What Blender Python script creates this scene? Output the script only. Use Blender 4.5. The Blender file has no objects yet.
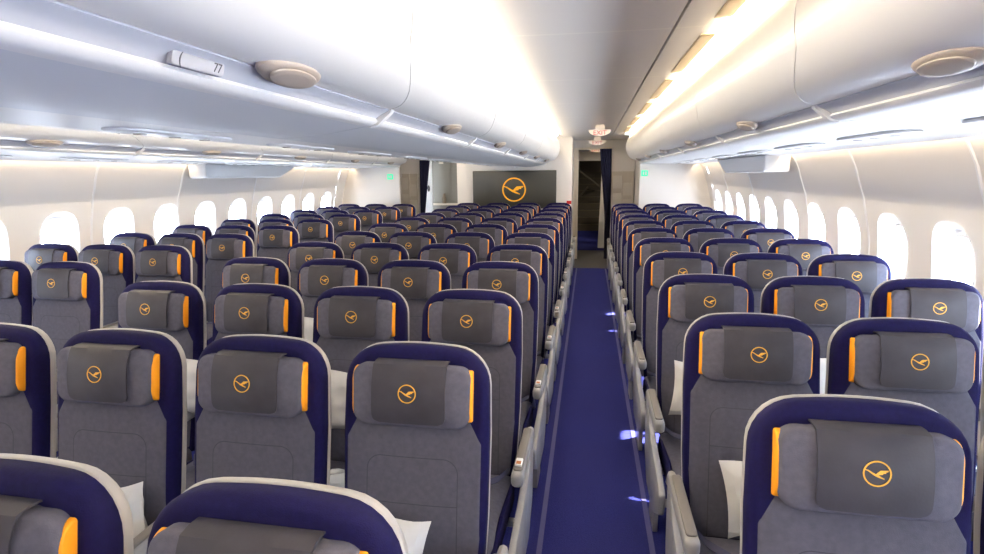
import bpy, bmesh, math, random
from math import sin, cos, pi, radians as R, sqrt
from mathutils import Vector, Matrix

random.seed(7)
S = bpy.context.scene
COL = S.collection

# ------------------------------------------------------------------ camera
YAW, PIT, ROLL = .1778, .19095, -.01143
cam_d = bpy.data.cameras.new('camera'); cam_d.lens = 538.52/984*36; cam_d.sensor_width = 36
cam_d.clip_start = .02; cam_d.clip_end = 200
cam = bpy.data.objects.new('camera', cam_d); COL.objects.link(cam)
_c, _s, _cp, _sp = cos(YAW), sin(YAW), cos(PIT), sin(PIT)
fw = Vector((-_s*_cp, _c*_cp, -_sp)); rt0 = Vector((_c, _s, 0)); up0 = rt0.cross(fw)
rt = cos(ROLL)*rt0 + sin(ROLL)*up0; up = -sin(ROLL)*rt0 + cos(ROLL)*up0
M3 = Matrix((rt, up, -fw)).transposed()
cam.matrix_world = Matrix.Translation((0, 0, 1.72)) @ M3.to_4x4()
S.camera = cam

# ------------------------------------------------------------------ light
CX = -1.306            # the fuselage centre line
LIGHT_COVE = 43.0
LIGHT_WALL = 17
W = bpy.data.worlds.new('sky'); S.world = W; W.use_nodes = True
wn = W.node_tree.nodes; wl = W.node_tree.links
bg = wn['Background']; bg.inputs[1].default_value = 56
wtc = wn.new('ShaderNodeTexCoord'); wsx = wn.new('ShaderNodeSeparateXYZ')
wl.new(wtc.outputs['Generated'], wsx.inputs[0])
wr = wn.new('ShaderNodeValToRGB'); wl.new(wsx.outputs['Z'], wr.inputs[0])
wr.color_ramp.elements[0].position = 0.0; wr.color_ramp.elements[0].color = (.80, .88, 1, 1)
wr.color_ramp.elements[1].position = .6; wr.color_ramp.elements[1].color = (.42, .66, 1, 1)
wl.new(wr.outputs[0], bg.inputs[0])
wm = wn.new('ShaderNodeMapRange'); wl.new(wsx.outputs['X'], wm.inputs[0])      # the sunny side of the sky is brighter
wm.inputs[1].default_value = -1; wm.inputs[2].default_value = 1; wm.inputs[3].default_value = 32; wm.inputs[4].default_value = 66
wl.new(wm.outputs[0], bg.inputs[1])
sun_d = bpy.data.lights.new('sun', 'SUN'); sun_d.energy = 110; sun_d.angle = R(.6); sun_d.color = (1, .95, .88)
sun = bpy.data.objects.new('sun', sun_d); COL.objects.link(sun)
sun.rotation_euler = Vector((1.0, .36, .73)).to_track_quat('Z', 'Y').to_euler()
for sx, xx in ((1, 2.12), (-1, 2*CX-2.12)):
    pd = bpy.data.lights.new('window_portal', 'AREA'); pd.shape = 'RECTANGLE'; pd.size = 12.4; pd.size_y = .6
    pd.cycles.is_portal = True
    po = bpy.data.objects.new('window_portal', pd); COL.objects.link(po)
    po.location = (xx, 3.9, 1.2)
    po.rotation_euler = Matrix((Vector((0, 1, 0)), Vector((0, 0, 1))*sx, Vector((sx, 0, 0)))).transposed().to_euler()
S.view_settings.view_transform = 'Standard'; S.view_settings.look = 'None'
S.view_settings.exposure = 0.0; S.view_settings.gamma = 1; S.view_settings.use_curve_mapping = False
S.cycles.use_denoising = True
S.cycles.max_bounces = 7; S.cycles.diffuse_bounces = 5; S.cycles.glossy_bounces = 3
S.cycles.transparent_max_bounces = 12; S.cycles.caustics_reflective = False
S.cycles.sample_clamp_indirect = 6

# ------------------------------------------------------------------ materials
def mat(name, col, rough=.5, metal=0, emit=None, estr=0, noise=None, bump=None, spec=.5, sheen=0, coat=0):
    m = bpy.data.materials.new(name); m.use_nodes = True
    N = m.node_tree.nodes; L = m.node_tree.links; b = N['Principled BSDF']
    b.inputs['Base Color'].default_value = (*col, 1); b.inputs['Roughness'].default_value = rough
    b.inputs['Metallic'].default_value = metal; b.inputs['Specular IOR Level'].default_value = spec
    if sheen: b.inputs['Sheen Weight'].default_value = sheen
    if coat: b.inputs['Coat Weight'].default_value = coat
    if emit: b.inputs['Emission Color'].default_value = (*emit, 1); b.inputs['Emission Strength'].default_value = estr
    if noise or bump:
        tc = N.new('ShaderNodeTexCoord')
    if noise:
        sc, amt = noise
        n = N.new('ShaderNodeTexNoise'); n.inputs['Scale'].default_value = sc; n.inputs['Detail'].default_value = 4
        L.new(tc.outputs['Object'], n.inputs['Vector'])
        r = N.new('ShaderNodeValToRGB'); L.new(n.outputs['Fac'], r.inputs[0])
        r.color_ramp.elements[0].position = .3; r.color_ramp.elements[1].position = .7
        r.color_ramp.elements[0].color = (*[c*(1-amt) for c in col], 1)
        r.color_ramp.elements[1].color = (*[min(1, c*(1+amt)) for c in col], 1)
        L.new(r.outputs[0], b.inputs['Base Color'])
    if bump:
        sc, st, dist = bump
        n = N.new('ShaderNodeTexVoronoi'); n.inputs['Scale'].default_value = sc
        L.new(tc.outputs['Object'], n.inputs['Vector'])
        bp = N.new('ShaderNodeBump'); bp.inputs['Strength'].default_value = st; bp.inputs['Distance'].default_value = dist
        L.new(n.outputs['Distance'], bp.inputs['Height']); L.new(bp.outputs[0], b.inputs['Normal'])
    return m

def fabric_grey(name, col, panel):
    """woven grey cloth; panel=True adds the sewn rounded rectangle of the backrest"""
    m = mat(name, col, .85, noise=(60, .10), bump=(420, .35, .0012), spec=.15)
    if not panel: return m
    N = m.node_tree.nodes; L = m.node_tree.links; b = N['Principled BSDF']
    tc = N.new('ShaderNodeTexCoord'); sx = N.new('ShaderNodeSeparateXYZ'); L.new(tc.outputs['Object'], sx.inputs[0])
    def mth(op, a, b2=None, c=None):
        n = N.new('ShaderNodeMath'); n.operation = op
        for i, v in enumerate((a, b2, c)):
            if v is None: continue
            if isinstance(v, (int, float)): n.inputs[i].default_value = v
            else: L.new(v, n.inputs[i])
        return n.outputs[0]
    cz, hx, hz, r = .625, .142, .255, .045
    qx = mth('SUBTRACT', mth('ABSOLUTE', sx.outputs['X']), hx-r)
    qz = mth('SUBTRACT', mth('ABSOLUTE', mth('SUBTRACT', sx.outputs['Z'], cz)), hz-r)
    ax = mth('MAXIMUM', qx, 0); az = mth('MAXIMUM', qz, 0)
    d = mth('ADD', mth('SQRT', mth('ADD', mth('MULTIPLY', ax, ax), mth('MULTIPLY', az, az))), mth('MINIMUM', mth('MAXIMUM', qx, qz), 0))
    d = mth('ABSOLUTE', mth('SUBTRACT', d, r))
    # two horizontal seams inside the panel
    s1 = mth('ABSOLUTE', mth('SUBTRACT', sx.outputs['Z'], .74))
    s1 = mth('ADD', s1, mth('MULTIPLY', mth('GREATER_THAN', mth('ABSOLUTE', sx.outputs['X']), hx), 1))
    d = mth('MINIMUM', d, s1)
    line = mth('LESS_THAN', d, .0013)
    mx = N.new('ShaderNodeMix'); mx.data_type = 'RGBA'; L.new(line, mx.inputs[0])
    src = b.inputs['Base Color'].links[0].from_socket
    L.new(src, mx.inputs[6]); mx.inputs[7].default_value = (*[c*.62 for c in col], 1)
    L.new(mx.outputs[2], b.inputs['Base Color'])
    return m

GREY = (.082, .081, .106)
M = dict(
    back=fabric_grey('grey_backrest_cloth', GREY, True),
    pad=fabric_grey('grey_headrest_cloth', (.098, .097, .126), False),
    flap=mat('dark_grey_leather', (.038, .036, .046), .6, noise=(14, .16), bump=(160, .15, .001), spec=.35),
    navy=mat('navy_cloth', (.006, .005, .042), .8, noise=(90, .15), bump=(400, .3, .001), spec=.12),
    orange=mat('orange_cloth', (.95, .36, .006), .65, bump=(400, .2, .001)),
    thread=mat('orange_thread', (.80, .42, .04), .6),
    shell=mat('light_grey_plastic', (.38, .365, .35), .38, noise=(3, .03)),
    arm=mat('armrest_plastic', (.27, .265, .265), .4),
    sidep=mat('grey_side_plastic', (.30, .30, .315), .4),
    armtop=mat('armrest_pad', (.15, .138, .13), .5, bump=(300, .1, .001)),
    belt=mat('navy_webbing', (.01, .012, .05), .6),
    metal=mat('brushed_metal', (.62, .62, .62), .3, metal=1),
    darkm=mat('dark_metal', (.05, .05, .055), .5),
    pillow=mat('white_pillow_cotton', (.60, .59, .57), .85, noise=(9, .04), bump=(16, .5, .012)),
    film=mat('clear_plastic_film', (.55, .58, .6), .15, bump=(18, .9, .02)),
    wall=mat('warm_white_panel', (.79, .765, .74), .42, noise=(1.2, .015)),
    reveal=mat('window_reveal_plastic', (.86, .86, .87), .4),
    bin=mat('cream_bin_door', (.88, .87, .85), .30, noise=(1.0, .012), coat=.15),
    rail=mat('grey_bin_rail', (.62, .64, .70), .3),
    rim=mat('pale_bin_rim', (.88, .88, .88), .42),
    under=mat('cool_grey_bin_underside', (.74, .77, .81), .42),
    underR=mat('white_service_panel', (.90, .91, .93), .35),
    latch=mat('taupe_latch', (.40, .345, .30), .4),
    gap=mat('dark_gap', (.02, .02, .02), .9),
    ceilgr=mat('beige_grille', (.80, .68, .50), .6, bump=(200, .5, .004)),
    cove=mat('cove_lamp', (1, .95, .85), .4, emit=(1, .84, .62), estr=LIGHT_COVE),
    walll=mat('wall_wash_lamp', (1, .95, .85), .4, emit=(1, .78, .52), estr=LIGHT_WALL),
    part=mat('partition_panel', (.70, .67, .64), .5, noise=(1.5, .02)),
    frame=mat('doorway_frame', (.78, .71, .60), .45),
    screen=mat('screen_dark', (.042, .042, .036), .4),
    logo=mat('emblem_orange', (.90, .42, .01), .4, emit=(.9, .42, .01), estr=.12),
    curtain=mat('navy_curtain_cloth', (.012, .014, .055), .9, noise=(40, .2)),
    signp=mat('sign_plate_grey', (.40, .41, .45), .8),
    greenl=mat('green_sign_lens', (.05, .55, .32), .4, emit=(.04, .8, .42), estr=.55),
    signw=mat('sign_white', (.72, .69, .64), .6),
    red=mat('sign_red', (.42, .008, .006), .6),
    ink=mat('dark_ink', (.05, .05, .06), .6),
    rack=mat('rack_beige', (.55, .50, .44), .5),
    rackp=mat('rack_pocket', (.62, .58, .52), .5),
    galley=mat('galley_grey', (.19, .18, .155), .55),
    galleyfl=mat('dark_galley_floor', (.045, .042, .042), .5, noise=(30, .2)),
    stair=mat('dark_stair_wall', (.17, .13, .09), .6),
    step=mat('stair_tread', (.10, .08, .05), .6),
    stepnose=mat('stair_nosing_lit_tone', (.16, .12, .06), .6),
    white=mat('white_enamel', (.85, .87, .88), .35),
    strip=mat('floor_path_strip', (.06, .06, .20), .5),
    rubber=mat('black_rubber', (.03, .03, .03), .7),
    button=mat('orange_brown_button', (.45, .16, .04), .4),
)
# carpet
def carpet():
    m = mat('blue_carpet', (.022, .025, .15), .95, noise=(160, .22), bump=(260, .7, .004), spec=.1)
    return m
M['carpet'] = carpet()
# ceiling panel with pale cross joints every 1.27 m
def ceil_mat():
    m = mat('satin_ceiling_panel', (.88, .85, .81), .34)
    N = m.node_tree.nodes; L = m.node_tree.links; b = N['Principled BSDF']
    tc = N.new('ShaderNodeTexCoord'); sx = N.new('ShaderNodeSeparateXYZ'); L.new(tc.outputs['Object'], sx.inputs[0])
    a = N.new('ShaderNodeMath'); a.operation = 'ADD'; a.inputs[1].default_value = 20*1.27-2.7; L.new(sx.outputs['Y'], a.inputs[0])
    md = N.new('ShaderNodeMath'); md.operation = 'MODULO'; md.inputs[1].default_value = 1.27; L.new(a.outputs[0], md.inputs[0])
    lt = N.new('ShaderNodeMath'); lt.operation = 'LESS_THAN'; lt.inputs[1].default_value = .022; L.new(md.outputs[0], lt.inputs[0])
    mx = N.new('ShaderNodeMix'); mx.data_type = 'RGBA'; L.new(lt.outputs[0], mx.inputs[0])
    mx.inputs[6].default_value = (.88, .85, .81, 1); mx.inputs[7].default_value = (.95, .92, .86, 1)
    L.new(mx.outputs[2], b.inputs['Base Color']); return m
M['ceil'] = ceil_mat()
# window glass: clear pane with a weak reflection
def glass():
    m = bpy.data.materials.new('window_glass'); m.use_nodes = True
    N = m.node_tree.nodes; L = m.node_tree.links; N.remove(N['Principled BSDF'])
    t = N.new('ShaderNodeBsdfTransparent'); t.inputs[0].default_value = (.97, .98, 1, 1)
    g = N.new('ShaderNodeBsdfGlossy'); g.inputs['Roughness'].default_value = .02
    f = N.new('ShaderNodeFresnel'); f.inputs[0].default_value = 1.2
    x = N.new('ShaderNodeMixShader'); L.new(f.outputs[0], x.inputs[0]); L.new(t.outputs[0], x.inputs[1]); L.new(g.outputs[0], x.inputs[2])
    L.new(x.outputs[0], N['Material Output'].inputs[0]); return m
M['glass'] = glass()

# ------------------------------------------------------------------ helpers
class MB:
    def __init__(s): s.v = []; s.f = []
    def add(s, v, f):
        o = len(s.v); s.v += [tuple(p) for p in v]; s.f += [tuple(i+o for i in q) for q in f]; return s
    def box(s, x0, x1, y0, y1, z0, z1):
        v = [(x, y, z) for z in (z0, z1) for y in (y0, y1) for x in (x0, x1)]
        return s.add(v, [(0, 2, 3, 1), (4, 5, 7, 6), (0, 1, 5, 4), (2, 6, 7, 3), (0, 4, 6, 2), (1, 3, 7, 5)])
    def tube(s, pts, r, n=8):
        pts = [Vector(p) for p in pts]; V = []; F = []
        for i, p in enumerate(pts):
            t = (pts[min(i+1, len(pts)-1)] - pts[max(i-1, 0)]).normalized()
            a = t.orthogonal().normalized() if i == 0 else (a - t*a.dot(t)).normalized()
            b = t.cross(a); rr = r[i] if isinstance(r, (list, tuple)) else r
            V += [p + a*rr*cos(2*pi*k/n) + b*rr*sin(2*pi*k/n) for k in range(n)]
        for i in range(len(pts)-1):
            for k in range(n): F.append((i*n+k, i*n+(k+1) % n, (i+1)*n+(k+1) % n, (i+1)*n+k))
        F.append(tuple(range(n-1, -1, -1))); F.append(tuple((len(pts)-1)*n+k for k in range(n)))
        return s.add(V, F)
    def map(s, fn): s.v = [fn(*p) for p in s.v]; return s
    def build(s, name, m, parent=None, smooth=40, loc=None):
        me = bpy.data.meshes.new(name); me.from_pydata([tuple(p) for p in s.v], [], s.f); me.validate(); me.update()
        bm = bmesh.new(); bm.from_mesh(me); bmesh.ops.recalc_face_normals(bm, faces=bm.faces); bm.to_mesh(me); bm.free()
        me.materials.append(m if isinstance(m, bpy.types.Material) else M[m])
        if smooth:
            for p in me.polygons: p.use_smooth = True
            me.set_sharp_from_angle(angle=R(smooth))
        o = bpy.data.objects.new(name, me); COL.objects.link(o)
        if parent: o.parent = parent
        if loc: o.location = loc
        return o

def rpoly(pts, rad, seg=5):
    out = []; n = len(pts)
    for i in range(n):
        p = Vector(pts[i]); a = Vector(pts[i-1]); b = Vector(pts[(i+1) % n]); r = rad[i] if isinstance(rad, (list, tuple)) else rad
        if r <= 0: out.append(tuple(p)); continue
        u = (a-p).normalized(); w = (b-p).normalized(); ang = u.angle(w)
        if ang > pi-.02: out.append(tuple(p)); continue
        d = min(r/math.tan(ang/2), (a-p).length*.49, (b-p).length*.49); r = d*math.tan(ang/2)
        c = p + (u+w).normalized()*(r/sin(ang/2))
        s0 = p+u*d-c; s1 = p+w*d-c
        a0 = math.atan2(s0.y, s0.x); da = math.atan2(s1.y, s1.x)-a0
        while da > pi: da -= 2*pi
        while da < -pi: da += 2*pi
        out += [(c.x+r*cos(a0+da*k/seg), c.y+r*sin(a0+da*k/seg)) for k in range(seg+1)]
    return out

def slab(outline, t0, t1, r=.01, n=3, dome=0, place=None, r0=None, rings=(.86, .6, .3)):
    """a padded slab: outline in (a,b), depth t0..t1, edges rounded with r at t1 (and r0 at t0), domed outward at t1"""
    P = [Vector(p) for p in outline]; m = len(P)
    area = sum(P[i-1].x*P[i].y-P[i].x*P[i-1].y for i in range(m))
    if area < 0: P.reverse()
    N = []
    for i in range(m):
        e1 = (P[i]-P[i-1]); e2 = (P[(i+1) % m]-P[i])
        nn = Vector((e1.y, -e1.x)).normalized()+Vector((e2.y, -e2.x)).normalized()
        N.append(nn.normalized() if nn.length > 1e-6 else Vector((0, 0)))
    r0 = r if r0 is None else r0; sg = 1 if t1 > t0 else -1
    rows = []
    for k in range(n+1):
        a = pi/2*k/n; rows.append((r0*(1-sin(a)), t0+sg*r0*(1-cos(a))))
    for k in range(n+1):
        a = pi/2*k/n; rows.append((r*(1-cos(a)), t1-sg*r*(1-sin(a))))
    V = []; F = []
    for ins, t in rows: V += [(P[i].x-N[i].x*ins, P[i].y-N[i].y*ins, t) for i in range(m)]
    nr = len(rows)
    if dome:
        c = sum(P, Vector((0, 0)))/m
        last = [Vector((P[i].x-N[i].x*r, P[i].y-N[i].y*r)) for i in range(m)]
        for s in rings:
            V += [((c+(q-c)*s).x, (c+(q-c)*s).y, t1+sg*dome*(1-s**2.2)) for q in last]; nr += 1
    for j in range(nr-1):
        for i in range(m): F.append((j*m+i, j*m+(i+1) % m, (j+1)*m+(i+1) % m, (j+1)*m+i))
    F.append(tuple(range(m-1, -1, -1)))
    if dome:
        V.append((c.x, c.y, t1+sg*dome)); z = len(V)-1
        for i in range(m): F.append(((nr-1)*m+i, (nr-1)*m+(i+1) % m, z))
    else: F.append(tuple((nr-1)*m+i for i in range(m)))
    b = MB().add(V, F)
    if place: b.map(place)
    return b

def tag(o, label=None, cat=None, group=None, kind=None):
    if label: o['label'] = label
    if cat: o['category'] = cat
    if group: o['group'] = group
    if kind: o['kind'] = kind
    return o
def struct(o): o['kind'] = 'structure'; return o
def empty(name, loc=(0, 0, 0)):
    o = bpy.data.objects.new(name, None); COL.objects.link(o); o.location = loc; o.empty_display_size = .1; return o
def copy_tree(o, parent=None):
    c = o.copy(); COL.objects.link(c)
    if parent: c.parent = parent
    for ch in [x for x in KIDS.get(o.name, [])]: copy_tree(ch, c)
    return c
KIDS = {}
def index_kids():
    KIDS.clear()
    for o in bpy.data.objects:
        if o.parent: KIDS.setdefault(o.parent.name, []).append(o)
def text_mesh(body, size):
    cu = bpy.data.curves.new('t', 'FONT'); cu.body = body; cu.size = size; cu.align_x = 'CENTER'; cu.align_y = 'CENTER'; cu.extrude = .001
    to = bpy.data.objects.new('t', cu); COL.objects.link(to)
    dg = bpy.context.evaluated_depsgraph_get(); me = bpy.data.meshes.new_from_object(to.evaluated_get(dg))
    mb = MB().add([tuple(v.co) for v in me.vertices], [tuple(p.vertices) for p in me.polygons])
    bpy.data.objects.remove(to); return mb
ORD = ['first', 'second', 'third', 'fourth', 'fifth', 'sixth', 'seventh', 'eighth', 'ninth', 'tenth', 'eleventh', 'twelfth']

RING = [[(cos(2*pi*k/28)*r_, sin(2*pi*k/28)*r_) for k in range(28)] for r_ in (1, .89)]
NECK = [(-.84, .30), (-.62, .26), (-.32, .08), (-.02, -.07), (.2, -.18), (.5, -.34), (.48, -.41), (.1, -.29), (-.2, -.16), (-.5, .06), (-.70, .19), (-.84, .23)]
WING = [(-.14, -.10), (.04, .10), (.22, .26), (.80, .30), (.72, .17), (.62, .17), (.58, .05), (.42, .05), (.36, -.05), (.15, -.07), (.02, -.18)]
def emblem_mb(rad, thick, place):
    """ring with a flying crane, in (a,b,t)"""
    b = MB(); V = []; F = []; n = 28
    for ring in RING:
        for t in (0, thick): V += [(x*rad, y*rad, t) for x, y in ring]
    for i in range(n):
        j = (i+1) % n
        F += [(n+i, n+j, 3*n+j, 3*n+i), (i, j, n+j, n+i), (2*n+i, 3*n+i, 3*n+j, 2*n+j)]
    b.add(V, F)
    for poly in (NECK, WING):
        m = len(poly)
        V = [(x*rad, y*rad, t) for t in (0, thick) for x, y in poly]
        b.add(V, [tuple(m+i for i in range(m))]+[(i, (i+1) % m, m+(i+1) % m, m+i) for i in range(m)])
    return b.map(place)

# ------------------------------------------------------------------ the setting
Y0, YW = -1.7, 9.75           # cabin ends: behind the camera / partition
ZC_ = 2.36
def wallx(z):                 # half width of the lining against height
    pts = [(0, 3.17), (.25, 3.25), (.6, 3.33), (.95, 3.36), (1.2, 3.345), (1.45, 3.29), (1.7, 3.21), (1.9, 3.12), (2.45, 2.75)]
    for (a, wa), (b, wb) in zip(pts, pts[1:]):
        if z <= b:
            t = (z-a)/(b-a); t = t*t*(3-2*t)*.35+t*.65
            return wa+(wb-wa)*t
    return pts[-1][1]
struct(MB().box(CX-3.4, CX+3.4, Y0, YW+.05, -.06, 0).build('floor', 'carpet', smooth=0))
struct(MB().box(CX-3.4, CX+3.4, YW+.05, 12.1, -.06, 0).build('floor', 'galleyfl', smooth=0))
struct(MB().box(-.6, 2.2, 12.1, 19.5, -.06, 0).build('floor', 'carpet', smooth=0))
for k, x in enumerate((-.19, .325)):
    struct(MB().box(x-.012, x+.012, Y0, YW, 0, .004).build('trim_%d' % (k+1), 'strip', smooth=0))

WIN = [3.42+.628*i for i in range(-7, 10)]
WPITCH = .628
def bay(sgn, yc, holes=True):
    """one window bay of lining: a rounded opening inside a panel following the curved wall"""
    mb = MB(); H = WPITCH/2; z0, z1 = .0, 1.93; zc = 1.17; a, b = .180, .250; n = 32
    def P(y, z): return (CX+sgn*wallx(z), yc+y, z)
    if not holes:
        zs = [z0+(z1-z0)*i/14 for i in range(15)]
        V = [P(y, z) for z in zs for y in (-H, H)]
        return mb.add(V, [(2*i, 2*i+1, 2*i+3, 2*i+2) for i in range(14)])
    # lower and upper bands
    for za, zb, m in ((z0, zc-.33, 8), (zc+.33, z1, 6)):
        zs = [za+(zb-za)*i/m for i in range(m+1)]; xs = [-H, 0, H]
        V = [P(y, z) for z in zs for y in xs]
        mb.add(V, [(3*i+j, 3*i+j+1, 3*i+j+4, 3*i+j+3) for i in range(m) for j in range(2)])
    V = []; F = []
    for k in range(n):
        t = 2*pi*k/n; c, s = cos(t), sin(t); e = 2/2.7
        oy, oz = a*math.copysign(abs(c)**e, c), b*math.copysign(abs(s)**e, s)
        q = max(abs(c)/H, abs(s)/.33); ry, rz = c/q, s/q
        # rectangle 2H x .66 centred at zc
        for f in (1, .6, .28, 0):
            y_, z_ = oy+(ry-oy)*f, oz+(rz-oz)*f
            V.append(P(y_, zc+z_))
    for k in range(n):
        for j in range(3):
            A = k*4+j; B = ((k+1) % n)*4+j; F.append((A, B, B+1, A+1))
    # fill the four corner wedges of the square ring
    mb.add(V, F)
    for cy in (-1, 1):
        for cz in (-1, 1):
            tc_ = math.atan2(.33*cz, H*cy) % (2*pi); k0 = int(tc_/(2*pi)*n); k1 = (k0+1) % n
            c0 = V[k0*4]; c1 = V[k1*4]
            mb.add([c0, c1, P(cy*H, zc+cz*.33)], [(0, 1, 2)])
    return mb
def window(sgn, yc, num):
    zc = 1.17; n = 32
    e_ = struct(empty('window_%d' % num, (CX+sgn*3.4, yc, zc)))
    def ringpts(a, b, dx, pw, dz=0, flat=False):
        out = []
        for k in range(n):
            t = 2*pi*k/n; c, s = cos(t), sin(t); e = 2/pw
            y_, z_ = a*math.copysign(abs(c)**e, c), b*math.copysign(abs(s)**e, s)+dz
            x_ = (CX+sgn*(wallx(zc+z_)+dx)) if not flat else CX+sgn*(3.345+dx-(z_)*.12)
            out.append((x_-e_.location.x, y_, z_))
        return out
    rr = [ringpts(.190, .260, -.002, 2.7), ringpts(.181, .251, -.005, 2.7), ringpts(.173, .242, .006, 2.7), ringpts(.150, .217, .035, 2.6, 0, True), ringpts(.134, .198, .060, 2.5, -.005, True), ringpts(.124, .187, .064, 2.5, -.005, True)]
    V = [p for r_ in rr for p in r_]; F = []
    for j in range(len(rr)-1):
        for k in range(n): F.append((j*n+k, j*n+(k+1) % n, (j+1)*n+(k+1) % n, (j+1)*n+k))
    MB().add(V, F).build('window_frame', 'reveal', e_)
    pv = ringpts(.131, .194, .068, 2.5, -.005, True)
    MB().add(pv, [tuple(range(n))]).build('pane', 'glass', e_, smooth=0)
    # lip of the raised shade at the top of the opening
    V = []
    for i in range(9):
        y_ = -.062+.124*i/8; zz = .178-.022*(y_/.062)**2*.4
        for dz, dx in ((0, .070), (-.017, .068), (-.017, .080), (0, .082)):
            zz += .004; V.append((sgn*(3.325+dx-zz*.12)-sgn*3.4, y_, zz+dz)); zz -= .004
    F = [(i*4+j, i*4+(j+1) % 4, i*4+4+(j+1) % 4, i*4+4+j) for i in range(8) for j in range(4)]
    MB().add(V, F).build('window_shade', 'reveal', e_)
    return e_
for nm, sg in (('wall_right', 1), ('wall_left', -1)):
    mb = MB()
    for yc in WIN: 
        b_ = bay(sg, yc); mb.add(b_.v, b_.f)
    ye = WIN[-1]+WPITCH/2
    zs = [1.93*i/14 for i in range(15)]
    for a_, b2 in ((ye, YW), (Y0, WIN[0]-WPITCH/2)):
        mb.add([(CX+sg*wallx(z), y, z) for z in zs for y in (a_, b2)], [(2*i, 2*i+1, 2*i+3, 2*i+2) for i in range(14)])
    o = struct(mb.build(nm, 'wall', smooth=60))
    # outer skin that closes the fuselage above the lining
    struct(MB().add([(CX+sg*3.12, y, z) for y in (Y0, YW) for z in (1.9, 2.6)], [(0, 1, 3, 2)]).build(nm+'_upper' if False else nm, 'wall', smooth=0))
num = 1
for sg in (1, -1):
    for yc in WIN:
        window(sg, yc, num); num += 1
# vertical joint ribs between the lining panels
rn = 3
for sg, ys in ((1, [4.36-2.512, 4.36-1.256, 4.36, 5.62-.16, 7.13, 8.4]), (-1, [4.36-1.256, 4.36, 5.46, 6.87, 8.15])):
    for y in ys:
        zs = [.05+1.80*i/16 for i in range(17)]; V = []
        for z in zs:
            x = CX+sg*wallx(z)
            V += [(x+sg*.001, y-.014, z), (x-sg*.007, y-.007, z), (x-sg*.007, y+.007, z), (x+sg*.001, y+.014, z)]
        struct(MB().add(V, [(4*i+j, 4*i+j+1, 4*i+j+5, 4*i+j+4) for i in range(16) for j in range(3)]).build('trim_%d' % rn, 'reveal')); rn += 1
# back of the cabin behind the camera, and top skin
struct(MB().box(CX-3.4, CX+3.4, Y0-.05, Y0, 0, 2.6).build('wall_front', 'part', smooth=0))
struct(MB().box(CX-3.4, CX+3.4, Y0, YW+.05, 2.60, 2.64).build('ceiling', 'part', smooth=0))

# aisle ceilings: right aisle at X=.043, left aisle mirrored
def ceiling(mirror):
    def mx(x): return 2*CX-x if mirror else x
    prof = [(-.505, 2.40), (-.495, 2.375), (-.46, 2.366), (-.2, 2.362), (.05, 2.36), (.359, 2.36), (.359, 2.385), (.371, 2.385), (.371, 2.36), (.49, 2.362), (.56, 2.368), (.585, 2.377), (.59, 2.40)]
    V = [(mx(x), y, z) for y in (Y0, YW+.02) for x, z in prof]; n = len(prof)
    o = MB().add(V, [(i, i+1, n+i+1, n+i) for i in range(n-1)]).build('ceiling', 'ceil', smooth=30); struct(o)
    struct(MB().box(*sorted((mx(.361), mx(.369))), Y0, YW, 2.383, 2.386).build('trim_%d' % (60+mirror), 'gap', smooth=0))
    # lamp strips in both coves
    for k, (xa, xb) in enumerate(((-.605, -.520), (.605, .700))):
        xm = mx(-.565 if k == 0 else .655)
        e = MB().tube([(xm, Y0+.05, 2.378), (xm, YW-.40, 2.378)], .032, 12).build('light_strip', 'cove')
        side = 'beside the centre bins' if k == 0 else 'beside the window-side bins'
        ais = 'far left aisle' if mirror else 'aisle in front of the camera'
        tag(e, 'warm ceiling light strip %s above the %s' % (side, ais), 'light', 'ceiling light strips')
        struct(MB().box(*sorted((mx(xa-.12), mx(xb+.12))), Y0, YW, 2.412, 2.42).build('trim_%d' % (64+2*mirror+k), 'wall', smooth=0))
ceiling(0); ceiling(1)
# ventilation grilles in the ceiling
gk = 0
y = 2.7-1.27*2
while y < 9.0:
    g = empty('ceiling_grille', (.545, y+.66, 2.358))
    tag(g, '%s narrow beige air grille from the camera in the ceiling beside the right light strip' % ORD[gk], 'grille', 'ceiling air grilles')
    MB().box(-.036, .036, -.50, .50, .002, .008).build('grille_frame', 'ceilgr', g, smooth=0)
    V = []
    for i in range(48):
        yy = -.48+i*.02; V += [(-.030, yy, .001 if i % 2 else -.004), (.030, yy, .001 if i % 2 else -.004)]
    MB().add(V, [(2*i, 2*i+1, 2*i+3, 2*i+2) for i in range(47)]).build('slats', 'ceilgr', g, smooth=0)
    y += 1.27; gk += 1

# ------------------------------------------------------------------ overhead bins
DOOR = [(.792, 1.945), (.735, 1.955), (.672, 1.985), (.622, 2.035), (.594, 2.095), (.585, 2.155), (.592, 2.22), (.618, 2.285), (.66, 2.335), (.715, 2.372), (.76, 2.39)]
def smooth_pts(P, k=3):
    out = []
    for i in range(len(P)-1):
        p0 = P[max(i-1, 0)]; p1 = P[i]; p2 = P[i+1]; p3 = P[min(i+2, len(P)-1)]
        for j in range(k):
            t = j/k
            out.append(tuple(.5*((2*p1[d])+(-p0[d]+p2[d])*t+(2*p0[d]-5*p1[d]+4*p2[d]-p3[d])*t*t+(-p0[d]+3*p1[d]-3*p2[d]+p3[d])*t**3) for d in (0, 1)))
    return out+[P[-1]]
DOORS = smooth_pts(DOOR)
def prism(poly, y0, y1, fx):
    n = len(poly); V = [(fx(x), y, z) for y in (y0, y1) for x, z in poly]
    return MB().add(V, [(i, (i+1) % n, n+(i+1) % n, n+i) for i in range(n)]+[tuple(range(n-1, -1, -1)), tuple(range(n, 2*n))])
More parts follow.
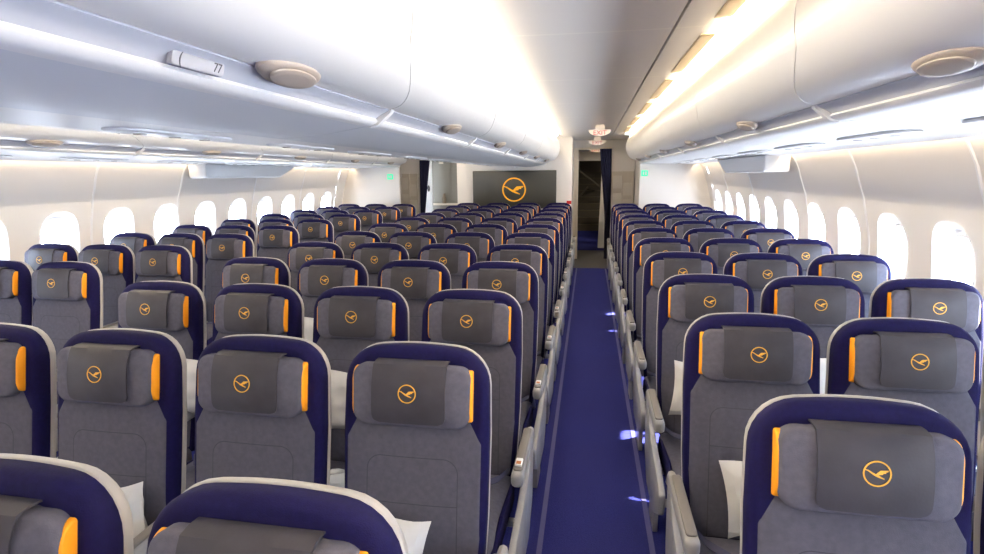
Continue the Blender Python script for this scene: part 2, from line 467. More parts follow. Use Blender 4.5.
def bowed(poly, y0, y1, fx, bow):
    """door prism whose near and far edges bow like the curved seams between bin doors"""
    n = len(poly); V = []; zs = [z for x, z in poly]; za, zb = min(zs), max(zs)
    for y in (y0, y0+.04, y1-.04, y1):
        for x, z in poly:
            t = (z-za)/(zb-za); V.append((fx(x), y+bow*sin(pi/2*min(1, t/.36))*(1-.25*max(0, t-.5)), z))
    F = [(j*n+i, j*n+(i+1) % n, (j+1)*n+(i+1) % n, (j+1)*n+i) for j in range(3) for i in range(n)]
    return MB().add(V, F+[tuple(range(n-1, -1, -1)), tuple(range(3*n, 4*n))])
def latch(e, fx, y, sg, scale=1):
    """oval flush latch cup under the door edge, with an inner disc"""
    cxp, czp = .765, 1.948; nx, nz = -.42, -.91           # facing down and to the aisle
    tx, tz = nz*-1, nx                                     # tangent across
    def disc(a, b, h, off, dz):
        V = []; F = []; n = 28
        for s_, hh in ((1, 0), (.97, .5), (.85, .85), (.6, .97), (.3, 1)):
            for k in range(n):
                t = 2*pi*k/n; u = a*s_*cos(t); v = b*s_*sin(t); w = off+h*hh
                V.append((fx(cxp+tx*v+nx*w)-e.location.x, y+u-e.location.y, czp+tz*v+nz*w))
        for j in range(4):
            for k in range(n): F.append((j*n+k, j*n+(k+1) % n, (j+1)*n+(k+1) % n, (j+1)*n+k))
        F.append(tuple(4*n+k for k in range(n)))
        return MB().add(V, F)
    l = disc(.120, .046, .020, -.004, 0).build('latch', 'latch', e)
    disc(.090, .033, .006, .0165, 0).build('latch_disc', 'latch', l)
def bin_parts(e, fx, y0, y1, sg, under_mat, latch_y):
    lx, ly = e.location.x, e.location.y
    def f2(x): return fx(x)-lx
    g = .0035
    door = DOORS+[(.78, 2.37), (.80, 2.2), (.80, 1.975)]
    bowed(door, y0+g-ly, y1-g-ly, f2, -.34).build('door', 'bin', e)
    prism([(.793, 1.942), (.80, 1.975), (.90, 1.975), (.90, 1.912), (.862, 1.909), (.842, 1.915), (.828, 1.925)], y0+g-ly, y1-g-ly, f2).build('lower_rail', 'rail', e)
    prism([(.842, 1.914), (.862, 1.908), (.905, 1.902), (.90, 1.888), (.87, 1.889), (.845, 1.897), (.836, 1.906)], y0+g-ly, y1-g-ly, f2).build('rim', 'rim', e)
    # bracket at the joint
    prism([(.785, 1.948), (.80, 1.95), (.87, 1.915), (.87, 1.885), (.84, 1.893), (.79, 1.936)], y0+.004-ly, y0+.035-ly, f2).build('joint_bracket', 'rim', e)
    e_loc = e.location.copy()
    latch(e, fx, latch_y, sg)
def drop(e):
    """children were built at absolute height: bring them into the local frame of the empty"""
    for o in bpy.data.objects:
        if o.parent == e or (o.parent and o.parent.parent == e): o.data.transform(Matrix.Translation((0, 0, -e.location.z)))
def outboard(mirror, k, y0, y1):
    fx = (lambda x: 2*CX-x) if mirror else (lambda x: x)
    e = empty('overhead_bin', (fx(1.3), (y0+y1)/2, 1.9)); lx, ly = e.location.x, e.location.y
    bin_parts(e, fx, y0, y1, 1, 'underR', (y0+y1)/2)
    def f2(x): return fx(x)-lx
    prism([(.81, 1.98), (.81, 2.36), (1.72, 2.40), (1.80, 1.96), (1.70, 1.92)], y0+.008-ly, y1-.008-ly, f2).build('housing', 'gap', e, smooth=0)
    prism([(.905, 1.915), (1.715, 1.915), (1.735, 1.862), (1.725, 1.862), (1.6, 1.878), (1.2, 1.884), (.95, 1.884), (.905, 1.889)], y0+.003-ly, y1-.003-ly, f2).build('service_panel', 'underR', e)
    drop(e)
    side = 'left' if mirror else 'right'
    tag(e, 'cream overhead bin along the %s windows, %s from the camera, with oval taupe latch' % (side, ORD[k]), 'overhead bin', 'overhead bins along the %s windows' % side)
    return e
def dm(x): return .086-x                                   # outboard -> centre bin, right face
def centre(k, y0, y1):
    e = empty('overhead_bin', (CX, (y0+y1)/2, 1.9)); ly = e.location.y
    for sd in (0, 1):
        fx = (lambda x: dm(x)) if sd == 0 else (lambda x: 2*CX-dm(x))
        bin_parts(e, fx, y0, y1, 1, 'under', (y0+y1)/2+.05)
        u = [(.775, 1.905), (.88, 1.915), (-dm(CX), 1.915)] 
        # near half: plain smooth tray sloping down to a low edge
        f2 = (lambda x, fx=fx: fx(x)-CX)
        if sd == 0:
            prism([(.86, 1.905), (.845, 1.897), (.90, 1.886), (1.02, 1.868), (1.14, 1.856), (1.23, 1.853), (1.25, 1.862), (1.392, 1.880), (1.392, 1.915), (.9, 1.915)], y0+.003-ly, y1-.003-ly, f2).build('underside_panel', 'under', e)
        else:
            prism([(.90, 1.889), (1.392, 1.880), (1.392, 1.915), (.9, 1.915)], y0+.003-ly, y1-.003-ly, f2).build('underside_panel', 'rim', e)
    prism([(.81, 1.98), (.81, 2.36), (1.974, 2.36), (1.974, 1.98)], y0+.008-ly, y1-.008-ly, lambda x: dm(x)-CX).build('housing', 'gap', e, smooth=0)
    drop(e)
    tag(e, 'centre overhead bin above the middle seats, %s from the camera, with oval taupe latch' % ORD[k], 'overhead bin', 'overhead bins above the middle seats')
    return e
k = 0; y = 2.17-1.55*2
YB = YW-.01
while y < YB-.2:
    y1 = min(y+1.55, YB)
    if YB-y1 < .5: y1 = YB
    outboard(0, k, y, y1); outboard(1, k, y, y1); y = y1; k += 1
k = 0; y = 1.90-1.5*2
while y < YB-.2:
    y1 = min(y+1.5, YB)
    if YB-y1 < .5: y1 = YB
    centre(k, y, y1); y = y1; k += 1
# wall-wash lamps where lining meets bins
for sg, nm in ((1, 'right'), (-1, 'left')):
    xs = sorted((CX+sg*3.055, CX+sg*3.10))
    o = MB().box(xs[0], xs[1], Y0+.05, YW-.03, 1.915, 1.920).build('light_strip', 'walll', smooth=0)
    tag(o, 'thin warm light strip washing the %s wall lining below the bins' % nm, 'light', 'wall wash light strips')
    # hanging housing over two windows
    def hx(x, sg=sg): return CX+sg*x
    poly = rpoly([(5.46, 1.872), (5.46, 1.715), (6.95, 1.715), (7.38, 1.872)], [0, .03, .25, 0], 6)
    mb = slab([(p[0], p[1]) for p in poly], 2.90, 3.13, .02, place=lambda a, b, t, sg=sg: (CX+sg*t, a, b))
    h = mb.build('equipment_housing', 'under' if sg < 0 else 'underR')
    tag(h, 'smooth pale housing hanging below the %s bins over two windows' % nm, 'housing', 'equipment housings')
# reading-light pods under the outboard bins and the centre bin's far half
pod = slab(rpoly([(-.30, -.07), (.30, -.07), (.30, .07), (-.30, .07)], .069, 8), 0, -.014, .010, dome=.004, place=lambda a, b, t: (b, a, t))
first = None
def add_pod(x, y, z, label, group, sc=1):
    global first
    if first is None:
        e = empty('reading_light_panel'); pod.build('panel', 'underR', e)
        for j in (-.17, 0, .17):
            mb = slab([(cos(2*pi*q/14)*.022, j+sin(2*pi*q/14)*.022) for q in range(14)], -.014, -.020, .003, place=lambda a, b, t: (a, b, t)); mb.build('reading_light', 'arm', e)
        bpy.context.view_layer.update(); index_kids(); first = e; o = e
    else: o = copy_tree(first)
    o.location = (x, y, z); tag(o, label, 'reading light panel', group); return o
for i in range(9):
    yy = .95+i*.98
    add_pod(1.33, yy, 1.883, 'pale oval reading light panel under the right bins, %s from the camera' % ORD[i], 'reading light panels under the right bins')
    add_pod(2*CX-1.38, yy, 1.883, 'pale oval reading light panel under the left bins, %s from the camera' % ORD[i], 'reading light panels under the left bins')
    add_pod(CX-.30, yy, 1.888, 'pale oval reading light panel under the centre bins, %s from the camera' % ORD[i], 'reading light panels under the centre bins')
# row number on the rail of the centre bin
o = empty('seat_row_sign', (-.731, .965, 1.922))
slab(rpoly([(-.075, -.012), (.065, -.012), (.065, .013), (-.075, .013)], .006, 3), -.008, .004, .002, n=2, place=lambda a, b, t: (t+b*.3, a, b)).build('sign_plate', 'signp', o)
text_mesh('77', .024).map(lambda a, b, t: (.0045+b*.3+t*.4, a+.045, b+.001)).build('row_number', 'ink', o, smooth=0)
text_mesh('(', .028).map(lambda a, b, t: (.0045+b*.3+t*.4, a-.055, b+.001)).build('mark', 'ink', o, smooth=0)
tag(o, 'small pale sign with dark row number 77 on the centre bin rail', 'row sign')

# ------------------------------------------------------------------ seats
TH = R(10); PY, PZ = -.048, .400
def lean(x, h, t):                 # x across, h up the back, t depth (positive = backward)
    return (x, PY+h*sin(TH)+t*cos(TH), PZ+h*cos(TH)-t*sin(TH))
outer = rpoly([(-.212, -.02), (.212, -.02), (.227, .30), (.230, .55), (.224, .805), (0, .826), (-.224, .805), (-.230, .55), (-.227, .30)],
              [.03, .03, .2, .2, .115, 1.2, .115, .2, .2], 7)
outer2 = [(x*1.008, (h+.02)*1.004-.02) for x, h in outer]
front = rpoly([(-.200, .0), (.200, .0), (.214, .25), (.216, .535), (.180, .605), (.174, .772), (0, .783), (-.174, .772), (-.180, .605), (-.216, .535), (-.214, .25)],
              [.02, .02, .2, .03, .02, .085, .8, .085, .02, .03, .2], 5)
PADR = [(-.104, .60), (-.110, .68), (-.108, .745)]
def pad_front(x, h):               # depth of the headrest front at (x,h)
    return -.098-.010*max(0, 1-(x/.20)**2)-.006*max(0, 1-((h-.68)/.11)**2)
def make_pad():
    ol = rpoly([(-.180, .582), (.180, .582), (.183, .766), (-.183, .766)], [.045, .045, .04, .04], 7)
    return slab(ol, .0, -.050, .013, n=4, dome=.016, r0=.01, place=lean, rings=(.93, .82, .65, .45, .22))
PATH = [(.772, -.012), (.775, -.028), (.773, -.048), (.765, -.066), (.750, -.077), (.730, -.0815), (.705, -.0840), (.68, -.0848), (.655, -.0840), (.636, -.0825), (.618, -.080), (.608, -.078), (.602, -.0765), (.597, -.0755)]
PATH = [(h, t+.012) for h, t in PATH]
def make_flap():
    nx = 12; V = []; F = []; ns = len(PATH)
    for off in (0, -.004):
        for i, (h, t) in enumerate(PATH):
            w = .112+.0*(i/ns)
            hb = PATH[-1][0]; r = .022
            if h < hb+r: w = .112-r+sqrt(max(0, r*r-(hb+r-h)**2))
            for j in range(nx+1):
                x = -w+2*w*j/nx
                curve = .006*(abs(x)/.112)**2
                V.append(lean(x+.0, h+off*(0 if i > 3 else -1), t+curve*(1 if i > 3 else .3)+(off if i > 2 else off*.3)))
    n1 = ns*(nx+1)
    for i in range(ns-1):
        for j in range(nx):
            a = i*(nx+1)+j; F.append((a, a+1, a+nx+2, a+nx+1)); a += n1; F.append((a, a+nx+1, a+nx+2, a+1))
    bd = [j for j in range(nx+1)]+[i*(nx+1)+nx for i in range(1, ns)]+[(ns-1)*(nx+1)+j for j in range(nx-1, -1, -1)]+[i*(nx+1) for i in range(ns-2, 0, -1)]
    for a, b in zip(bd, bd[1:]+bd[:1]): F.append((a, b, b+n1, a+n1))
    return MB().add(V, F)
def make_arm(e, x, control):
    ol = rpoly([(-.0235, -.43), (.0235, -.43), (.022, -.06), (-.022, -.06)], [.02, .02, .01, .01], 6)
    a = slab([(p[0]+x, p[1]) for p in ol], .592, .648, .016, n=3, place=lambda a_, b_, t: (a_, b_, t-.06*(b_+.43)*-0 + .02*(b_+.2))).build('armrest', 'arm', e)
    ol2 = rpoly([(-.018, -.405), (.018, -.405), (.017, -.08), (-.017, -.08)], .013, 5)
    slab([(p[0]+x, p[1]) for p in ol2], .645, .656, .006, n=2, place=lambda a_, b_, t: (a_, b_, t+.02*(b_+.2))).build('armrest_pad', 'armtop', a)
    MB().tube([(x, -.10, .62), (x, .01, .60), (x, .04, .55)], .016).build('armrest_pivot', 'arm', a)
    if control:
        c = slab([(p[0]+x, p[1]) for p in rpoly([(-.013, -.385), (.013, -.385), (.013, -.335), (-.013, -.335)], .004, 3)], .650, .660, .003, n=2).build('control_unit', 'white', a)
        MB().box(x-.009, x+.009, -.380, -.362, .659, .662).build('button', 'button', c, smooth=0)
    return a
def make_seat(kind, arms, panel, control):
    """arms: x sides with an armrest; panel: side that faces an aisle"""
    e = empty('passenger_seat')
    slab(outer2, .038, .070, .018, n=3, dome=0, r0=.005, place=lean).build('seat_shell', 'shell', e)
    slab(outer, .044, -.012, .026, n=4, r0=.003, place=lean).build('seat_surround', 'navy', e)
    slab(front, .020, -.014, .014, n=3, dome=.010, r0=.004, place=lean).build('backrest', 'back', e)
    h = make_pad().build('headrest', 'pad', e)
    for s in (-1, 1):
        ol = rpoly([(.598, .0), (.600, -.026), (.625, -.042), (.725, -.043), (.752, -.028), (.756, .0)], [.012, .03, .05, .05, .03, .012], 4)
        slab(ol, s*.165, s*.1850, .006, n=3, place=lambda a, b, t: lean(t, a, b)).build('side_patch', 'orange', h)
    f = make_flap().build('headrest_cover', 'flap', e)
    emblem_mb(.0275, .0010, lambda a, b, t: lean(a, .688+b, -.0773-t+.006*(abs(a)/.112)**2)).build('emblem', 'thread', f, smooth=0)
    # cushion
    oc = rpoly([(-.212, -.60), (.212, -.60), (.218, -.06), (-.218, -.06)], [.05, .05, .02, .02], 6)
    def bendc(a, b, t):
        d = max(0, -.50-b); return (a, b, t-d*d*3.0+(b+.3)*-.09)
    c = slab(oc, .345, .445, .035, n=4, dome=.012, place=bendc).build('seat_cushion', 'pad', e)
    for s in (-1, 1):
        slab(rpoly([(-.585, .365), (-.11, .33), (-.11, .415), (-.40, .45), (-.585, .425)], .02, 4), s*.206, s*.224, .008, n=2, place=lambda a, b, t: (t, a, b)).build('cushion_trim', 'navy', c)
    MB().box(-.20, .20, -.56, -.08, .30, .35).build('seat_pan', 'darkm', e, smooth=0)
    for yy in (-.47, -.20): MB().tube([(-.25, yy, .285), (.25, yy, .285)], .018).build('cross_tube', 'metal', e)
    for s in ((-.14, .14) if kind != 'x' else ()):
        MB().tube([(s, -.47, .28), (s, -.50, .0)], .015).build('leg', 'metal', e)
        MB().tube([(s, -.20, .28), (s, -.02, .0)], .015).build('leg', 'metal', e)
    for x in arms: make_arm(e, x, control and x == panel)
    if panel:
        s = 1 if panel > 0 else -1
        ol = rpoly([(-.60, .40), (-.585, .30), (-.42, .20), (-.16, .19), (-.02, .30), (.02, .60), (-.06, .60), (-.13, .50), (-.30, .455), (-.50, .43)], [.03, .03, .1, .05, .08, .03, .02, .05, .1, .05], 4)
        slab(ol, panel-.016*s*0-s*.014, panel+s*.014, .008, n=2, place=lambda a, b, t: (t, a, b)).build('side_panel', 'sidep', e)
        slab(rpoly([(-.28, .0), (-.10, .0), (-.14, .24), (-.28, .24)], .01, 3), panel-s*.035, panel-s*.012, .004, n=2, place=lambda a, b, t: (t, a, b)).build('leg_cover', 'arm', e)
    # lap belt lying at both rear corners of the cushion
    for s in (-1, 1):
        pts = [(s*.20, -.10, .46), (s*.17, -.20, .475), (s*.09, -.30, .488), (s*.01, -.34, .49)]
        V = []
        for (x, y, z) in pts:
            V += [(x, y-.022, z+.0), (x, y+.022, z+.004), (x, y+.022, z+.007), (x, y-.022, z+.003)]
        b = MB().add(V, [(4*i+j, 4*i+(j+1) % 4, 4*i+4+(j+1) % 4, 4*i+4+j) for i in range(3) for j in range(4)]+[(0, 1, 2, 3), (15, 14, 13, 12)]).build('seat_belt', 'belt', e)
        if s > 0: slab(rpoly([(-.028, -.368), (.028, -.368), (.028, -.312), (-.028, -.312)], .006, 3), .488, .505, .005, n=2).build('buckle', 'metal', b)
    return e
LZ = 0
P = .7874
sC, sR = .5312, .4967
# prototypes: middle seat (armrest on the image-left side), aisle-right end, aisle-left end (mirror)
protos = {}
protos['Cmid'] = make_seat('m', (-sC/2,), 0, False)
protos['Cright'] = make_seat('m', (-sC/2, .278), .278, True)
protos['Cleft'] = make_seat('m', (-.278,), -.278, False)
protos['Rmid'] = make_seat('m', (sR/2,), 0, False)
protos['Rleft'] = make_seat('m', (-.264, sR/2), -.264, False)
protos['Lmid'] = make_seat('m', (-sR/2,), 0, False)
protos['Lright'] = make_seat('m', (-sR/2, .264), .264, False)
bpy.context.view_layer.update(); index_kids()
used = set()
SEATS = {}
def place_seat(kind, x, y, label, group, rec=0):
    if kind in used: o = copy_tree(protos[kind])
    else: o = protos[kind]; used.add(kind)
    o.location = (x, y, 0); o.rotation_euler = (0, 0, random.uniform(-.012, .012))
    tag(o, label, 'seat', group); return o
# small per-seat height/offset differences follow the photo (recline, headrest height)
for r in range(1, 13):
    y = (r-1+.7924)*P
    for c in range(4):
        if r == 1 and c > 1: continue
        kind = 'Cright' if c == 0 else 'Cleft' if c == 3 else 'Cmid'
        colname = ['on the right-hand aisle', 'second from the right-hand aisle', 'third from the right-hand aisle', 'on the far left aisle'][c]
        dx = 0
        SEATS['C', r, c] = place_seat(kind, -.509-c*sC+dx, y, 'grey seat, middle block, %s row from the camera, %s' % (ORD[r-1], colname), 'seats in the middle block')
for r in range(1, 12):
    y = (r-1+1.435)*P
    for c in range(3):
        kind = 'Rleft' if c == 0 else 'Rmid'
        colname = ['on the aisle', 'middle seat of three', 'next to the window'][c]
        SEATS['R', r, c] = place_seat(kind, .593+c*sR+(.016 if r == 1 else 0), y+(.03 if r == 1 else 0), 'grey seat, right block, %s row from the camera, %s' % (ORD[r-1], colname), 'seats in the right block')
for r in range(1, 10):
    y = (r-1+3.419)*P
    for c in range(3):
        kind = 'Lright' if c == 0 else 'Lmid'
        colname = ['on the aisle', 'middle seat of three', 'next to the window'][c]
        SEATS['L', r, c] = place_seat(kind, -3.207-c*.5064, y, 'grey seat, left block, %s row from the camera, %s' % (ORD[r-1], colname), 'seats in the left block')

# ------------------------------------------------------------------ pillows and a wrapped bundle
def pillow_mb(w=.155, h=.135, t=.06):
    n = 12; V = []; F = []
    for sd in (1, -1):
        for i in range(n+1):
            for j in range(n+1):
                u = -1+2*i/n; v = -1+2*j/n
                e = max(0, (1-u*u)*(1-v*v))**.42
                k = 1-.09*(1-v*v); k2 = 1-.09*(1-u*u)
                z = sd*t*e*(1+.14*sin(5*u+3*v)+.10*sin(9*v-4*u))+.006*sin(7*u)*abs(v)**3
                V.append((w*u*k, z, h*v*k2))
    m = (n+1)**2
    for i in range(n):
        for j in range(n):
            a = i*(n+1)+j; F.append((a, a+1, a+n+2, a+n+1)); F.append((m+a, m+a+n+1, m+a+n+2, m+a+1))
    rim_ = [(0, j) for j in range(n+1)]+[(i, n) for i in range(1, n+1)]+[(n, j) for j in range(n-1, -1, -1)]+[(i, 0) for i in range(n-1, 0, -1)]
    idx = [i*(n+1)+j for i, j in rim_]
    for a, b in zip(idx, idx[1:]+idx[:1]): F.append((a, b, m+b, m+a))
    return MB().add(V, F)
pil = None
def add_pillow(key, dx, dz, rot, label, sc=1, dy=0):
    global pil
    s = SEATS[key]
    if pil is None: pil = pillow_mb().build('pillow', 'pillow'); o = pil
    else: o = pil.copy(); COL.objects.link(o)
    h = .20+dz
    x, y, z = lean(dx, h, -.085)
    o.location = (s.location.x+x, s.location.y+y+dy, z); o.scale = (sc, sc, sc)
    o.rotation_euler = (-TH-.05, rot, .05)
    o.location.z += .01; tag(o, label, 'pillow', 'white pillows on the seats'); return o
add_pillow(('C', 2, 0), -.09, -.01, .12, 'white pillow on the aisle seat of the second middle row, low centre of the photo')
add_pillow(('C', 2, 2), .06, -.02, -.2, 'white pillow mostly hidden behind the nearest seats at lower left')
add_pillow(('C', 3, 1), .05, .10, .05, 'white pillow seen in the gap left of the aisle seat of the second middle row')
add_pillow(('R', 2, 0), .045, -.01, -.12, 'white pillow leaning on the aisle seat just behind the nearest right seat')
add_pillow(('R', 3, 0), -.02, .04, .1, 'white pillow on the right block aisle seat, third row from the camera')
add_pillow(('R', 3, 1), -.07, .10, 0, 'white pillow in the gap between the two second-row right seats')
add_pillow(('C', 4, 2), .02, .12, 0, 'white pillow on the fourth middle row seat, third in from the aisle')
add_pillow(('C', 3, 2), -.15, .12, 0, 'white pillow on the third middle row seat at left of the photo')
bn = pillow_mb(.10, .09, .05).build('wrapped_blanket', 'film')
s = SEATS['C', 3, 1]; bn.location = (s.location.x+.10, s.location.y-.36, .50); bn.rotation_euler = (R(70), .2, .3)
tag(bn, 'crinkled clear plastic wrapped blanket below the pillow between two middle seats', 'blanket')

# ------------------------------------------------------------------ partitions at the end of the cabin
T = .05
def wallbox(name, x0, x1, y0, y1, z0, z1, m='part'): return struct(MB().box(x0, x1, y0, y1, z0, z1).build(name, m, smooth=0))
LX = lambda x: 2*CX-x
wallbox('wall_back', .86, CX+3.42, YW, YW+T, 0, 2.5)
wallbox('wall_back', CX-3.42, -3.49, YW, YW+T, 0, 2.5)
wallbox('wall_back', -2.38, -.30, YW, YW+T, 0, 2.6)
YD = 10.9
wallbox('wall_recess', -.35, -.30, YW+T, YD, 0, 2.5)
wallbox('wall_recess', -2.38, -2.33, YW+T, YD, 0, 2.5)
wallbox('wall_recess', .86, .91, YW+T, YD, 0, 2.5)
wallbox('wall_back', .40, .91, YD, YD+T, 0, 2.5)
wallbox('wall_back', -.35, .40, YD, YD+T, 2.17, 2.5)
wallbox('wall_recess', -4.25, -4.2, YW+T, YD+T, 0, 2.5)
wallbox('wall_back', -4.2, -3.42, YD, YD+T, 0, 2.5)
wallbox('wall_back', -3.42, -2.33, YD, YD+T, 2.0, 2.5)
wallbox('ceiling', -4.2, CX+3.42, YW+.03, YD+T, 2.325, 2.35, 'ceil')
struct(MB().box(-.30, -.21, YD-.03, YD+T+.02, 0, 2.18).box(.37, .41, YD-.03, YD+T+.02, 0, 2.18).box(-.21, .37, YD-.03, YD+T+.02, 2.14, 2.18).build('door_1', 'frame', smooth=0))
struct(MB().box(-3.45, -3.42, YD-.02, YD+T+.02, 0, 2.02).build('door_2', 'frame', smooth=0))
# seam on the centre wall above the screen
struct(MB().box(CX-.012, CX+.0, YW-.004, YW, 1.80, 2.0).build('trim_50', 'reveal', smooth=0))
# big screen with emblem
sc_ = empty('wall_screen', (-1.325, YW, 1.42))
tag(sc_, 'wide dark wall screen with a round orange crane emblem on the end wall', 'screen')
slab(rpoly([(-.755, -.335), (.755, -.335), (.755, .335), (-.755, .335)], .01, 2), -.0005, -.04, .006, n=2, place=lambda a, b, t: (a, t, b)).build('screen_panel', 'screen', sc_)
emblem_mb(.215, .004, lambda a, b, t: (a, -.0405-t, b)).build('emblem', 'logo', sc_, smooth=0)

hb = empty('wall_holder', (-.345, YW, 1.1)); tag(hb, 'small white holder with red top on the end wall beside the stair doorway', 'holder')
slab(rpoly([(-.04, -.12), (.04, -.12), (.04, .06), (-.04, .06)], .008, 3), 0, -.05, .006, n=2, place=lambda a, b, t: (a, t, b)).build('holder_body', 'white', hb)
slab(rpoly([(-.042, .062), (.042, .062), (.042, .12), (-.042, .12)], .012, 3), 0, -.055, .008, n=2, place=lambda a, b, t: (a, t, b)).build('red_cap', 'red', hb)
def rack(x0, x1, label):
    """literature rack: frame with two columns of pockets"""
    w = x1-x0; e = empty('magazine_rack', ((x0+x1)/2, YD, 1.2))
    tag(e, label, 'magazine rack', 'magazine racks')
    mb = MB().box(-w/2, w/2, -.02, 0, -.62, .52)
    for xx in (-w/2, -.012, w/2-.024): mb.box(xx, xx+.024, -.09, -.02, -.62, .52)
    mb.build('rack_frame', 'rack', e, smooth=0)
    for c_ in (0, 1):
        xa = (-w/2+.026) if c_ == 0 else .014; xb = -.014 if c_ == 0 else w/2-.026
        for r_, zz in enumerate((-.58, -.26, .06) if c_ else (-.50, -.14, .20)):
            V = [(xa, -.03, zz), (xb, -.03, zz), (xb, -.06, zz), (xa, -.06, zz), (xa, -.045, zz+.24), (xb, -.045, zz+.24), (xb, -.085, zz+.24), (xa, -.085, zz+.24)]
            MB().add(V, [(0, 1, 2, 3), (2, 3, 7, 6), (0, 3, 7, 4), (1, 2, 6, 5), (0, 1, 5, 4), (4, 5, 6, 7)]).build('pocket', 'rackp', e, smooth=0)
    return e
rack(.43, .84, 'beige magazine rack on the right end wall beside the navy curtain')
rack(-3.86, -3.48, 'beige magazine rack on the left end wall beside the narrow navy curtain')
def green_sign(x, z, label):
    e = empty('exit_locator_sign', (x, YW, z)); tag(e, label, 'exit sign', 'green exit locator signs')
    slab(rpoly([(-.055, -.05), (.055, -.05), (.055, .05), (-.055, .05)], .008, 3), 0, -.02, .004, n=2, place=lambda a, b, t: (a, t, b)).build('sign_body', 'greenl', e)
    b = MB().box(-.028, -.010, -.0215, -.0202, -.028, .026).box(.008, .032, -.0215, -.0202, -.028, .026).build('pictogram', 'signw', e, smooth=0)
    return e
green_sign(.935, 1.685, 'small green exit sign high on the right end wall')
green_sign(-3.66, 1.67, 'small green exit sign high on the left end wall')

# curtains
def curtain(x0t, x1t, x0b, x1b, y, z0, z1, label):
    n = 40; m = 14; V = []; F = []
    for sd in (0, 1):
        for j in range(m+1):
            t = j/m; z = z1+(z0-z1)*t; tt = min(1, t*1.6)
            for i in range(n+1):
                u = i/n; x = (x0t+(x0b-x0t)*tt)*(1-u)+(x1t+(x1b-x1t)*tt)*u
                V.append((x, y+.035*sin(u*pi*9+.4*t)*(.5+.5*tt)+sd*.004, z))
    w = n+1; q = (m+1)*w
    for j in range(m):
        for i in range(n):
            a = j*w+i; F.append((a, a+1, a+w+1, a+w)); F.append((q+a, q+a+w, q+a+w+1, q+a+1))
    o = MB().add(V, F).build('curtain', 'curtain', smooth=80); tag(o, label, 'curtain', 'navy curtains'); return o
curtain(.19, .415, .315, .42, YD-.10, .02, 2.15, 'navy curtain gathered at the right side of the stair doorway')
curtain(-3.42, -3.20, -3.44, -3.36, YD-.09, .02, 1.99, 'narrow navy curtain tied at the left aisle opening')

# hanging EXIT signs over the aisle
def exit_sign(y, z, label, sc=1):
    e = empty('exit_sign', (.125, y, z)); e.scale = (.93, .93, .93); tag(e, label, 'exit sign', 'hanging exit signs')
    pts = [(-.155, .035), (-.155, .02)]+[(-.155*cos(a), .02-.075*sin(a)) for a in [pi*k/16 for k in range(1, 16)]]+[(.155, .02), (.155, .035)]
    slab([(a, b) for a, b in pts], .018, -.018, .006, n=2, place=lambda a, b, t: (a, t, b)).build('sign_body', 'signw', e)
    slab(rpoly([(-.075, .03), (.075, .03), (.06, .10), (-.06, .10)], .01, 3), .03, -.03, .006, n=2, place=lambda a, b, t: (a, t, b)).build('mount', 'signw', e)
    text_mesh('EXIT', .088).map(lambda a, b, t: (a*1.05, -.020-t*.5, b-.012)).build('lettering', 'red', e, smooth=0)
    return e
exit_sign(7.5, 2.235, 'nearer hanging EXIT sign with red letters above the aisle')
exit_sign(9.9, 2.228, 'second hanging EXIT sign, just before the stair doorway')

# ------------------------------------------------------------------ beyond the doorways
wallbox('wall_corridor', -.36, -.31, YD+T, 12.1, 0, 2.4, 'part')
wallbox('wall_corridor', .50, .55, YD+T, 12.1, 0, 2.4, 'part')
wallbox('wall_corridor', -.40, -.35, 12.1, 19.5, 0, 2.4, 'galley')
wallbox('wall_corridor', 2.1, 2.15, 12.1, 19.5, 0, 2.4, 'wall')
wallbox('wall_corridor', .5, 2.15, 12.1, 12.15, 0, 2.4, 'part')
wallbox('ceiling', -.4, 2.15, YD+T, 19.5, 2.28, 2.32, 'ceil')
wallbox('wall_corridor', -.4, 2.15, 19.5, 19.55, 0, 2.4, 'stair')
wallbox('trim_51', -.35, .55, 15.6, 15.65, 2.02, 2.28, 'frame')
for yy in (11.3, 12.3, 13.6):
    l = MB().box(-.05, .25, yy-.08, yy+.08, 2.272, 2.279).build('ceiling_lamp', 'walll', smooth=0)
    tag(l, 'small warm ceiling lamp in the passage beyond the curtain, %s' % {11.3: 'nearest the doorway', 12.3: 'middle one', 13.6: 'farthest in'}[yy], 'lamp', 'passage ceiling lamps')
exit_sign(12.6, 2.20, 'far hanging EXIT sign beyond the stair doorway')
# staircase rising away
st = empty('staircase', (.05, 16.2, 0)); tag(st, 'dark staircase with warm lit step edges at the end of the aisle', 'staircase')
for i in range(9):
    s_ = MB().box(-.40, .40, i*.27, i*.27+.30, 0, (i+1)*.19).build('step', 'step', st, smooth=0)
    MB().box(-.38, .38, i*.27-.006, i*.27+.012, (i+1)*.19-.016, (i+1)*.19+.004).build('step_edge', 'stepnose', s_, smooth=0)  # warm light on the step edges is put into the strip colour
MB().tube([(-.36, -.1, .95), (-.10, .6, 1.25), (.36, 2.3, 1.0)], .025).build('handrail', 'step', st)
MB().tube([(-.38, -.05, 1.78), (.40, .3, 1.18)], .03).build('handrail', 'step', st)
# seats of the next cabin
for i in range(4):
    y = 13.1+i*P
    o = place_seat('Rleft', .60, y, 'grey and navy aisle seat in the cabin beyond the curtain, %s row there' % ORD[i], 'seats beyond the curtain')
dr = empty('white_panel', (.30, 12.35, 0)); 
tag(dr, 'tall bright white panel seen past the right curtain in the next cabin', 'panel')
slab(rpoly([(-.08, .02), (.12, .02), (.10, 1.5), (.0, 1.78), (-.03, 1.78)], .02, 4), 0, .05, .01, n=2, place=lambda a, b, t: (a, t, b)).build('panel', 'white', dr)

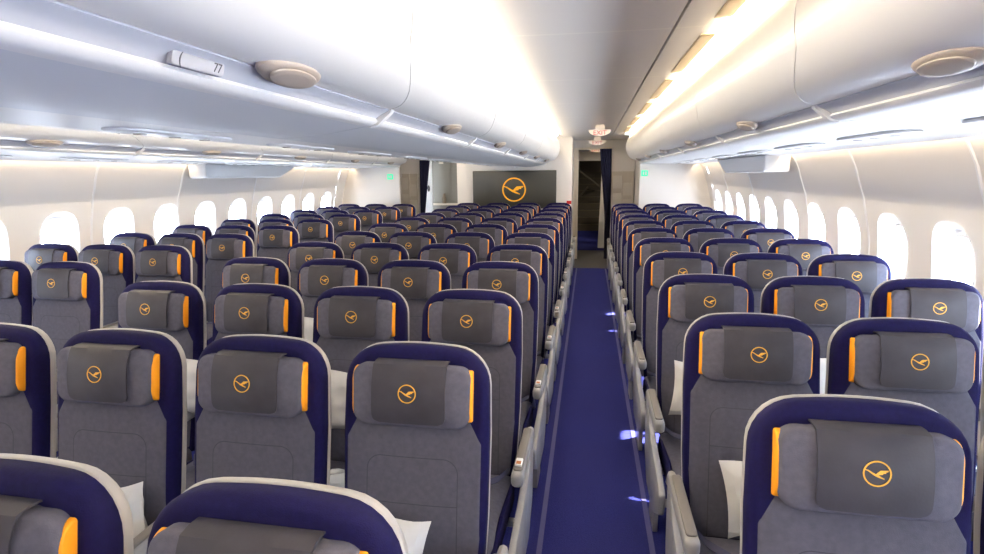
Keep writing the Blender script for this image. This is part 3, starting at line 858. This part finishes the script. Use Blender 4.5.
# left aisle: galley block and bright exit door
wallbox('ceiling', -4.4, -2.3, YD+T, 13.6, 2.12, 2.18, 'part')
wallbox('wall_galley', -2.3, -2.25, YD+T, 13.6, 0, 2.2, 'galley')
wallbox('wall_galley', -4.45, -4.4, YD+T, 13.6, 0, 2.2, 'part')
wallbox('wall_galley', -4.45, -2.3, 13.55, 13.6, 0, 2.2, 'part')
ga = empty('galley_cabinet', (-2.86, 11.9, 0)); tag(ga, 'tall grey galley cabinet seen through the left aisle opening', 'cabinet')
MB().box(-.62, .53, 0, .6, 0, 2.1).build('cabinet_body', 'galley', ga, smooth=0)
for a, b in ((-.60, -.20), (-.16, .48)):
    d = slab(rpoly([(a, 1.12), (b, 1.12), (b, 2.04), (a, 2.04)], .01, 2), 0, -.015, .004, n=2, place=lambda a_, b_, t: (a_, t, b_)).build('cabinet_door', 'galley', ga)
    MB().box((a+b)/2-.05, (a+b)/2+.05, -.03, -.015, 1.93, 1.99).build('door_latch', 'frame', d, smooth=0)
MB().box(-.62, .50, -.10, 0, 1.02, 1.06).build('counter', 'frame', ga, smooth=0)
pot = MB().tube([(0, 0, 0), (0, 0, .12), (0, 0, .16), (0, 0, .22)], [.05, .05, .03, .03], 12).build('coffee_pot', 'stair', loc=(-3.20, 11.84, 1.06))
tag(pot, 'small dark pot on the galley counter in the left opening', 'pot')
ed = empty('exit_door', (-3.55, 11.5, 0)); tag(ed, 'bright white exit door with an oval dark window beside the left curtain', 'door')
slab(rpoly([(-.28, 0), (.18, 0), (.175, 2.0), (-.28, 2.0)], .03, 3), 0, .06, .01, n=2, place=lambda a, b, t: (a, t, b)).build('door_leaf', 'white', ed)
slab([(.10+.030*cos(2*pi*k/16), 1.40+.07*sin(2*pi*k/16)) for k in range(16)], 0, -.008, .003, n=2, place=lambda a, b, t: (a, t, b)).build('door_window', 'darkm', ed)
for xx, yy, en in ((-2.8, 11.2, 5), (1.2, 14.5, 25)):  # unseen area lights added to brighten the spaces beyond the doorways
    d_ = bpy.data.lights.new('passage_fill', 'AREA'); d_.energy = en; d_.size = .4; d_.color = (1, .93, .82)
    o_ = bpy.data.objects.new('passage_fill', d_); COL.objects.link(o_); o_.location = (xx, yy, 2.10 if xx < 0 else 2.26)

# the ceiling line drops very slightly towards the end of the cabin
for o in list(bpy.data.objects):
    if o.parent: continue
    n = o.name.split('.')[0]
    if n in ('overhead_bin', 'reading_light_panel', 'ceiling_grille', 'seat_row_sign'):
        o.rotation_euler.x = -.005; o.location.z -= .005*(o.location.y-2)
    elif n in ('light_strip', 'equipment_housing', 'row_number') or n in ('trim_60', 'trim_61', 'trim_64', 'trim_65', 'trim_66', 'trim_67') or (n == 'ceiling' and max(v.co.y for v in o.data.vertices) < YW+.03 and max(v.co.z for v in o.data.vertices) < 2.5):
        o.rotation_euler.x = -.005; o.location.z += .01
